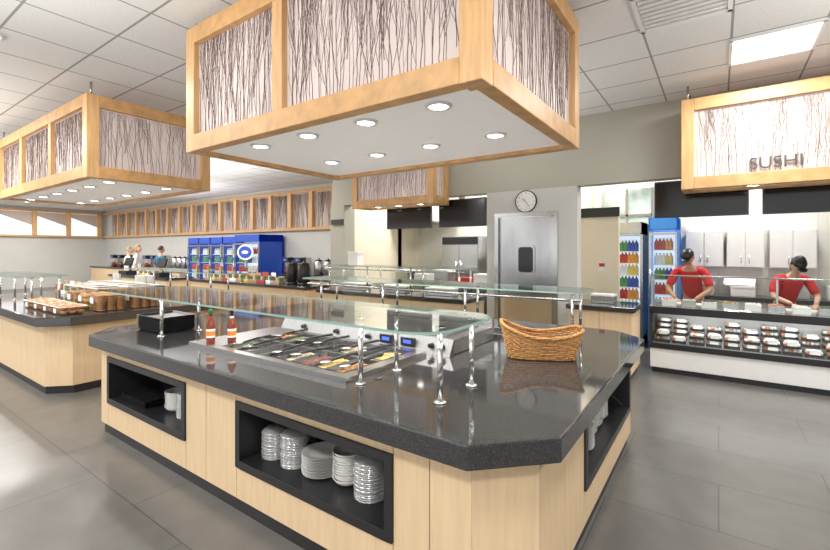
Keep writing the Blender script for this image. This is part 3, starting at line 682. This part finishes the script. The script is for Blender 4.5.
for i in range(4): cooler(-14.5+i*.69,-13.83+i*.69,7.45,.75,2.0,'blue','upright blue drinks cooler with lit glass door',ndoor=1,per=6,shelves=6,hdr='blue')
cooler(-11.65,-10.45,7.35,.8,2.04,'blue','dark blue wide drinks cooler with oval emblem',ndoor=2,per=5,shelves=6,hdr='blue',logo=True)
cooler(-1.5,-1.02,7.95,.6,2.06,'steel','open front snack and drinks merchandiser by the wall',doors=False,per=6,shelves=8,hdr='steel')
cooler(-.93,-.52,7.9,.6,2.12,'blue2','narrow blue lit drinks cooler beside the sushi station',doors=True,per=5,shelves=7,hdr='blue2')
def reachin(x0,x1,y0,h,label):
    e=thing('reach_in_refrigerator',((x0+x1)/2,y0+.35,0),label,'refrigerator')
    part(e,'body',B().box(x0,x1,y0+.03,y0+.7,.1,h,'steel'),world=True,bevel=.006)
    mx=(x0+x1)/2
    for a,c_ in((x0+.01,mx-.004),(mx+.004,x1-.01)): part(e,'door',B().box(a,c_,y0,y0+.03,.12,h-.2,'steel'),world=True,bevel=.004)
    part(e,'grille',B().box(x0+.02,x1-.02,y0+.01,y0+.03,h-.18,h-.02,'blackpl'),world=True)
    for xx in(mx-.06,mx+.06): part(e,'handle',B().tube([(xx,y0-.03,1.0),(xx,y0-.03,1.35)],.014,'chrome'),world=True)
    for xx in(x0+.08,x1-.08): part(e,'leg',B().tube([(xx,y0+.1,0),(xx,y0+.1,.1)],.02,'chrome'),world=True)
reachin(-5.05,-4.15,8.2,1.9,'stainless two door reach in refrigerator in the kitchen')
reachin(-3.0,-2.1,8.3,1.9,'stainless two door refrigerator against the kitchen wall')
def wallcab(x0,x1,y0,z0,z1,label,m='whitepl',nd=2):
    e=thing('wall_cabinet',((x0+x1)/2,y0+.18,z0),label,'cabinet',group='white wall cabinets')
    part(e,'body',B().box(x0,x1,y0+.02,y0+.34,z0,z1,m),world=True)
    w=(x1-x0)/nd
    for i in range(nd):
        part(e,'door',B().box(x0+i*w+.006,x0+(i+1)*w-.006,y0,y0+.018,z0+.004,z1-.004,m),world=True,bevel=.003)
        hx=x0+i*w+(w-.05 if i==0 else .05); part(e,'handle',B().tube([(hx,y0-.02,z0+.06),(hx,y0-.02,z0+.18)],.006,'chrome',6),world=True)
wallcab(-.44,.06,8.25,1.34,1.9,'white two door wall cabinet above the sushi prep counter')
wallcab(.1,.56,8.25,1.34,1.9,'white two door wall cabinet above the sushi prep counter')
wallcab(.62,1.14,8.25,1.34,1.9,'white two door wall cabinet above the sushi prep counter')
wallcab(-3.95,-3.15,8.85,1.4,2.0,'white two door wall cabinet in the kitchen')
e=thing('exhaust_hood',(-5.7,8.6,2.25),'white kitchen exhaust hood above the cooking line','exhaust hood')
part(e,'hood_body',B().add([(-6.28,7.9,2.25),(-5.2,7.9,2.25),(-5.2,9.19,2.25),(-6.28,9.19,2.25),(-6.28,8.2,2.7),(-5.2,8.2,2.7),(-5.2,9.19,2.7),(-6.28,9.19,2.7)],[(0,1,2,3),(4,5,6,7),(0,1,5,4),(1,2,6,5),(2,3,7,6),(3,0,4,7)],'whitepl'),world=True)
part(e,'filter',B().box(-6.2,-5.3,8.0,9.1,2.235,2.249,'steel'),world=True)
back_counter(-6.2,-3.1,7.3,7.95,'stainless kitchen prep counter',front='steel',n=4)
back_counter(-.45,3.0,8.05,8.55,'white prep counter behind the sushi station',front='whitepl',n=6)
def box_item(nm,x,y,z,w,d,h,m,label,cat,grp=None):
    e=thing(nm,(x,y,z),label,cat,group=grp)
    part(e,'body',B().box(-w/2,w/2,-d/2,d/2,0,h*.8,m),bevel=.006)
    part(e,'lid',B().box(-w/2-.005,w/2+.005,-d/2-.005,d/2+.005,h*.8,h,m if m!='steel' else 'whitepl'),bevel=.004)
for i,(x,m,h) in enumerate([(-5.6,'steel',.28),(-5.1,'whitepl',.2),(-4.6,'steel',.3),(-4.1,'redp',.16),(-3.7,'whitepl',.24)]):
    box_item('food_container',x,7.6,.9,.32,.3,h,m,'lidded food container on the kitchen prep counter','food container','kitchen food containers')
for i,(x,m,h) in enumerate([(-.2,'steel',.2),(.3,'whitepl',.15),(.9,'steel',.26),(1.4,'whitepl',.2)]):
    box_item('food_container',x,8.3,.9,.3,.26,h,m,'lidded food container on the sushi prep counter','food container','sushi prep containers')
box_item('food_container',-1.25,6.15,.9,.28,.22,.12,'steel','steel lidded container on the short maple counter','food container')
box_item('napkin_dispenser',-5.3,5.7,1.333,.22,.16,.24,'whitepl','white napkin dispenser on the glass shelf','napkin dispenser')
for i in range(3): box_item('food_warmer',-5.3+i*.9,5.72,.9,.5,.22,.12,'steel','steel covered food warmer on the hot line','food warmer','food warmers')
def tv(x0,x1,y,z0,z1,label):
    e=thing('menu_screen',((x0+x1)/2,y,(z0+z1)/2),label,'screen',group='black menu screens')
    part(e,'housing',B().box(x0,x1,y,y+.05,z0,z1,'blackpl'),world=True,bevel=.005)
    part(e,'screen_glass',B().box(x0+.02,x1-.02,y-.004,y-.0005,z0+.02,z1-.02,'screen'),world=True)
    part(e,'mount',B().box((x0+x1)/2-.05,(x0+x1)/2+.05,y+.01,y+.04,z1-.01,2.485,'steel'),world=True)
tv(-4.96,-4.0,6.16,1.98,2.43,'black menu screen hung above the hot line')
tv(-3.84,-2.98,6.16,1.98,2.43,'black menu screen hung beside the kitchen door')
tv(-.66,.28,6.16,2.0,2.45,'black menu screen hung above the sushi station')
tv(.40,1.36,6.16,2.0,2.45,'black menu screen hung above the sushi station')
e=thing('wall_clock',(-2.30,6.1,2.31),'round wall clock with white face and dark rim','clock')
Tc=FRONT
part(e,'clock_face',B().lathe([(0,0),(.15,0),(.15,.02),(0,.02)],(0,0,0),'paper',32,T=Tc,smooth=False))
part(e,'rim',B().lathe([(.149,.0),(.162,.0),(.162,.024),(.157,.028),(.149,.024),(.149,.0)],(0,0,0),'blackpl',32,T=Tc,caps=False))
b=B()
for h in range(1,13): a=math.radians(90-30*h); textmesh(b,str(h),.03,T(math.cos(a)*.122,-.0225,math.sin(a)*.122)@FRONT,'black',.001)
part(e,'numerals',b,'black hour numerals')
b=B(); a=math.radians(90-30*10.4); b.tube([(0,-.026,0),(.06*math.cos(a),-.026,.06*math.sin(a))],.004,'black',6); part(e,'hour_hand',b)
b=B(); a=math.radians(90-6*24); b.tube([(0,-.03,0),(.095*math.cos(a),-.03,.095*math.sin(a))],.003,'black',6); part(e,'minute_hand',b)
single('wall_notice',B().box(-.05,.05,-.006,0,-.07,.07,'paper').box(-.04,.04,-.008,-.006,.0,.05,'redp'),(-1.45,6.999,1.35),'small paper notice on the cream wall','notice')
# ------------------------------------------------------------ sushi case
X0,X1,YF,YB=-.74,3.2,6.45,7.05
e=thing('sushi_case',((X0+X1)/2,(YF+YB)/2,0),'refrigerated sushi display case with white panels and glass front','display case')
part(e,'toe_kick',B().box(X0+.02,X1-.02,YF+.03,YB,0,.07,'black'),world=True)
part(e,'lower_panel',B().box(X0,X1,YF,YB,.07,.32,'whitepl'),world=True,bevel=.004)
part(e,'bumper',B().box(X0-.005,X1+.005,YF-.02,YF,.32,.39,'blackpl'),world=True)
part(e,'deck',B().box(X0+.03,X1-.03,YF,YB-.05,.32,.40,'steel').box(X0+.03,X1-.03,YF+.24,YB-.05,.40,.47,'steel'),world=True)
part(e,'back_panel',B().box(X0,X1,YB-.05,YB,.32,.80,'whitepl'),world=True)
for x in(X0,X1-.03): part(e,'end_panel',B().box(x,x+.03,YF,YB-.05,.32,.80,'black'),world=True)
part(e,'top_deck',B().box(X0-.01,X1+.01,YF+.02,YB,.80,.86,'steel').box(X0-.01,X1+.01,YF+.0,YF+.02,.77,.86,'blackpl'),world=True)
part(e,'case_light',B().box(X0+.05,X1-.05,YF+.05,YF+.08,.77,.795,'lightpan'),world=True)
part(e,'front_glass',B().add([(X0+.03,YF+.008,.39),(X1-.03,YF+.008,.39),(X1-.03,YF+.008,.77),(X0+.03,YF+.008,.77)],[(0,1,2,3)],'glass'),world=True)
part(e,'upper_glass',B().add([(X0,YF+.03,.86),(X1,YF+.03,.86),(X1,YF+.12,1.26),(X0,YF+.12,1.26)],[(0,1,2,3)],'glass').add([(X0,YF+.12,1.265),(X1,YF+.12,1.265),(X1,YF+.36,1.265),(X0,YF+.36,1.265)],[(0,1,2,3)],'glass'),world=True)
for x in(X0+.02,.55,1.8,X1-.04): part(e,'guard_post',B().box(x,x+.02,YF+.12,YF+.14,.86,1.26,'steel'),world=True)
part(e,'glass_rail',B().tube([(X0,YF+.12,1.265),(X1,YF+.12,1.265)],.01,'steel'),world=True)
area((0,-.18,.76),(0,0,0),3.6,.15,14,(1,1,1),e,'case_fill_light')  # area light added under the header to brighten the packs
def pack(k):
    e=thing('sushi_pack',(0,0,0),['clear lidded sushi pack with black tray on the case shelf','white labelled sushi pack on the case shelf'][k],'sushi pack',group='sushi packs in the display case')
    part(e,'tray',B().box(-.08,.08,-.06,.06,0,.026,'blackpl'))
    b=B()
    for i in range(4):
        for j in range(2): b.lathe([(.018,.026),(.018,.054),(0,.055)],(-.055+i*.037,-.028+j*.056,0),['rice','salmon','rice','rice'][(i+j+k)%4],8)
    part(e,'sushi_roll',b,'pieces of sushi roll',kind='stuff')
    part(e,'lid',B().shell(-.077,.077,-.057,.057,.026,.068,'clearpl',top=True))
    if k: part(e,'paper_label',B().box(-.04,.05,-.0595,-.058,.026,.064,'paper').box(-.06,.06,-.045,.045,.0682,.0690,'paper'),'white paper label')
    return e
packs=[pack(0),pack(1)]; k=0
for i in range(17):
    x=X0+.14+i*.185
    if x>2.4: continue
    for r_,(y,z,n) in enumerate(((YF+.13,.401,random.choice((1,2,2))),(YF+.36,.471,random.choice((2,3,3))))):
        for l in range(n): clone(packs[random.choice((0,1,1))],(x+R(-.008,.008),y,z+l*.071),rot=R(-.04,.04)); k+=1
for p in packs:
    for c_ in list(p.children): bpy.data.objects.remove(c_)
    bpy.data.objects.remove(p)
for x in(-.33,.80):
    cb=thing('cutting_board',(x,6.9,.861),'white cutting board on the sushi case','cutting board'); part(cb,'board',B().box(-.22,.22,-.12,.12,0,.02,'whitepl'),bevel=.004); part(cb,'groove',B().box(-.20,.20,-.10,-.095,.02,.021,'blackpl'))
for i in range(10):
    x=X0+.2+i*.22; m=['salmon','rice','green','pastry','rice'][i%5]
    e=thing('ingredient_tub',(x,6.66,.861),'small steel tub of sushi ingredients on the case top','food tub',group='ingredient tubs')
    part(e,'tub',B().box(-.08,.08,-.06,.06,0,.08,'steel' if i%2 else 'whitepl'),bevel=.004)
    fb=B()
    for q in range(14): fb.ell((R(-.06,.06),R(-.04,.04),.085),(.016,.012,.012),m,6,4)
    part(e,'ingredient',fb,kind='stuff')
# ------------------------------------------------------------ people
def skin_mesh(V,E,Rd,sub=2):
    me=bpy.data.meshes.new('sk'); me.from_pydata(V,E,[]); o=bpy.data.objects.new('sk',me); COL.objects.link(o)
    o.modifiers.new('s','SKIN')
    for i,r in enumerate(Rd):
        sv=me.skin_vertices[0].data[i]; sv.radius=r if isinstance(r,tuple) else (r,r); sv.use_root=(i==0)
    s=o.modifiers.new('u','SUBSURF'); s.levels=sub; s.render_levels=sub
    bpy.context.view_layer.update()
    m=bpy.data.meshes.new_from_object(o.evaluated_get(bpy.context.evaluated_depsgraph_get())); bpy.data.objects.remove(o); return m
def person(loc,rot,label,lean,tilt,elb,wri,shirt,skin,hairm,hat=None,s=1.0,short=True,longhair=False):
    e=thing('person',loc,label,'person',rot=rot); e.scale=(s,s,s)
    rx=Matrix.Rotation(lean,4,'X'); pv=Vector((0,0,.95))
    U=lambda x,y,z: tuple(pv+rx@(Vector((x,y,z))-pv))
    S=[U(-.18,0,1.40),U(.18,0,1.40)]
    V=[(0,0,.95),U(0,0,1.1),U(0,-.0,1.28),U(0,0,1.42),U(0,-.01,1.5),U(0,-.03,1.58),
       S[0],elb[0],wri[0],S[1],elb[1],wri[1],
       (-.09,0,.86),(-.10,-.02,.48),(-.10,.02,.09),(-.115,-.10,.035),(.09,0,.86),(.10,-.02,.48),(.10,.02,.09),(.115,-.10,.035)]
    E=[(0,1),(1,2),(2,3),(3,4),(4,5),(3,6),(6,7),(7,8),(3,9),(9,10),(10,11),(0,12),(12,13),(13,14),(14,15),(0,16),(16,17),(17,18),(18,19)]
    Rd=[(.12,.09),(.115,.085),(.135,.09),(.075,.06),(.048,.048),(.045,.045),.05,.040,.026,.05,.040,.026,.075,.052,.034,.028,.075,.052,.034,.028]
    b=B(); b.addmesh(skin_mesh(V,E,Rd),Matrix.Identity(4),skin,True)
    hc=Vector(U(0,-.035,1.665)); HR=T(*hc)@Matrix.Rotation(lean+tilt,4,'X')
    R3=HR.to_3x3().to_4x4()
    def hp(x,y,z): return HR@Vector((x,y,z))
    def fn(v):
        x,y,z=v
        if z<0: x*=1-.32*z*z; y*=1-.12*abs(z)
        if z<-.3 and y<0: y*=1.04
        return Vector((x,y,z))
    b.ell(hc,(.076,.096,.118),skin,20,14,T=R3,fn=fn)
    b.ell(hp(0,-.101,-.012),(.011,.016,.022),skin,8,6,T=R3)
    for sx in(-1,1):
        b.ell(hp(sx*.030,-.083,.008),(.014,.010,.008),'eye',8,6,T=R3); b.ell(hp(sx*.030,-.0915,.008),(.006,.004,.006),'hair',6,4,T=R3)
        b.ell(hp(sx*.030,-.088,.030),(.018,.006,.004),'hair',8,4,T=R3); b.ell(hp(sx*.077,.004,-.004),(.009,.017,.028),skin,8,6,T=R3)
    b.ell(hp(0,-.088,-.056),(.022,.008,.007),'lip',8,5,T=R3)
    for q in(0,1):
        w=Vector(wri[q]); el=Vector(elb[q]); d=(w-el).normalized(); side=d.cross(Vector((0,0,1)))
        if side.length<.1: side=Vector((1,0,0))
        side.normalize(); up=side.cross(d).normalized(); sg=1 if q==0 else -1
        Mx=Matrix((side,d,up)).transposed().to_4x4()
        b.ell(w+d*.05,(.038,.055,.016),skin,10,8,T=Mx)
        for i,(o_,ln) in enumerate(((-.028,.062),(-.010,.074),(.009,.070),(.026,.056))):
            p0=w+d*.085+side*o_; p1=p0+d*ln*.45-up*.006; p2=p1+(d*.7-up*.7)*ln*.32; p3=p2+(d*.3-up*.95)*ln*.26
            b.tube([p0-d*.01,p1,p2,p3],[.0095,.0088,.008,.0065],skin,6)
        tdir=side*(1 if (side.x*sg)>0 else -1)
        p0=w+d*.03+tdir*.025; p1=p0+tdir*.025+d*.022-up*.008; p2=p1+tdir*.008+d*.026-up*.012
        b.tube([p0,p1,p2],[.012,.0105,.0085],skin,6)
    part(e,'body',b)
    def lerp(a,c_,t): return tuple(Vector(a).lerp(Vector(c_),t))
    if short:
        SV=[(0,0,.90),U(0,0,1.1),U(0,0,1.28),U(0,0,1.43),S[0],lerp(S[0],elb[0],.9),S[1],lerp(S[1],elb[1],.9)]
        SE=[(0,1),(1,2),(2,3),(3,4),(4,5),(3,6),(6,7)]; SR=[(.15,.115),(.14,.108),(.155,.108),(.085,.07),.068,.060,.068,.060]
    else:
        SV=[(0,0,.90),U(0,0,1.1),U(0,0,1.28),U(0,0,1.43),S[0],elb[0],lerp(elb[0],wri[0],.85),S[1],elb[1],lerp(elb[1],wri[1],.85)]
        SE=[(0,1),(1,2),(2,3),(3,4),(4,5),(5,6),(3,7),(7,8),(8,9)]; SR=[(.15,.115),(.14,.108),(.155,.108),(.085,.07),.066,.052,.04,.066,.052,.04]
    part(e,'shirt',B().addmesh(skin_mesh(SV,SE,SR),Matrix.Identity(4),shirt,True))
    TV=[(0,0,.93),(-.09,0,.84),(-.10,-.02,.48),(-.10,.02,.1),(.09,0,.84),(.10,-.02,.48),(.10,.02,.1)]
    part(e,'trousers',B().addmesh(skin_mesh(TV,[(0,1),(1,2),(2,3),(0,4),(4,5),(5,6)],[(.14,.11),.095,.07,.055,.095,.07,.055]),Matrix.Identity(4),'denim',True))
    for sx in(-1,1): part(e,'shoe',B().ell((sx*.11,-.05,.042),(.05,.14,.042),'blackpl',12,8))
    def hf2(v):
        x,y,z=v
        if y<-.05 and z<.42: y=-.05
        if z<-.2 and not longhair: z=-.2
        return Vector((x,y,z))
    part(e,'hair',B().ell(hp(0,.014,.018),(.083,.098,.116 if not longhair else .15),hairm,18,12,T=R3,fn=hf2))
    if longhair: part(e,'ponytail',B().tube([hp(0,.1,.03),hp(0,.14,-.03),hp(0,.13,-.13)],[.03,.032,.012],hairm,8))
    if hat:
        part(e,'cap',B().ell(hp(0,.008,.055),(.086,.106,.078),hat,20,10,T=R3,fn=lambda v:Vector((v.x,v.y,max(v.z,-.05)))),'black work cap')
        part(e,'cap_brim',B().ell(hp(0,-.115,.058),(.058,.045,.005),hat,16,6,T=R3))
    return e
person((-.30,7.60,0),-.15,'person in a red shirt and black cap bent over preparing sushi',.55,.22,
   [(-.27,-.34,1.08),(.27,-.34,1.08)],[(-.12,-.55,.95),(.12,-.55,.95)],'red','skin1','hair','blackpl',s=.97)
person((.72,7.72,0),.28,'person in red shirt and black cap looking down at the counter',.60,.25,
   [(-.26,-.36,1.08),(.26,-.36,1.08)],[(-.12,-.57,1.0),(.14,-.57,1.0)],'red','skin2','hair','blackpl',s=.92,longhair=True)
person((-15.6,6.3,0),2.6,'person in a white shirt standing at the drinks area',.05,.05,
   [(-.26,-.02,1.12),(.26,-.02,1.12)],[(-.2,-.22,1.05),(.2,-.22,1.05)],'whitec','skin2','hair2',None,s=.98,longhair=True)
person((-14.6,6.6,0),3.3,'person in a teal shirt with dark hair facing the coolers',.03,.0,
   [(-.26,.0,1.12),(.26,.0,1.12)],[(-.24,-.15,.95),(.24,-.12,.92)],'teal','skin1','hair',None,s=.97)
person((-16.2,6.3,0),3.0,'person in white shirt facing away at the drinks area',.03,.1,
   [(-.26,.0,1.12),(.26,.0,1.12)],[(-.22,-.2,1.0),(.22,-.2,1.0)],'whitec','skin2','hair2',None,s=.95)
# ------------------------------------------------------------ world & camera
w=bpy.data.worlds.new('world'); sc.world=w; w.use_nodes=True
bg=w.node_tree.nodes['Background']; bg.inputs['Color'].default_value=(1,.985,.96,1); bg.inputs['Strength'].default_value=1.35
cam=bpy.data.cameras.new('camera'); co=bpy.data.objects.new('camera',cam); COL.objects.link(co)
co.location=(0,0,1.6); co.rotation_euler=(math.radians(90),0,math.radians(35.1)); cam.lens=18.74; cam.sensor_width=36; cam.shift_y=-.030; cam.clip_end=60
sc.camera=co
sc.view_settings.view_transform='Standard'; sc.view_settings.exposure=0.05
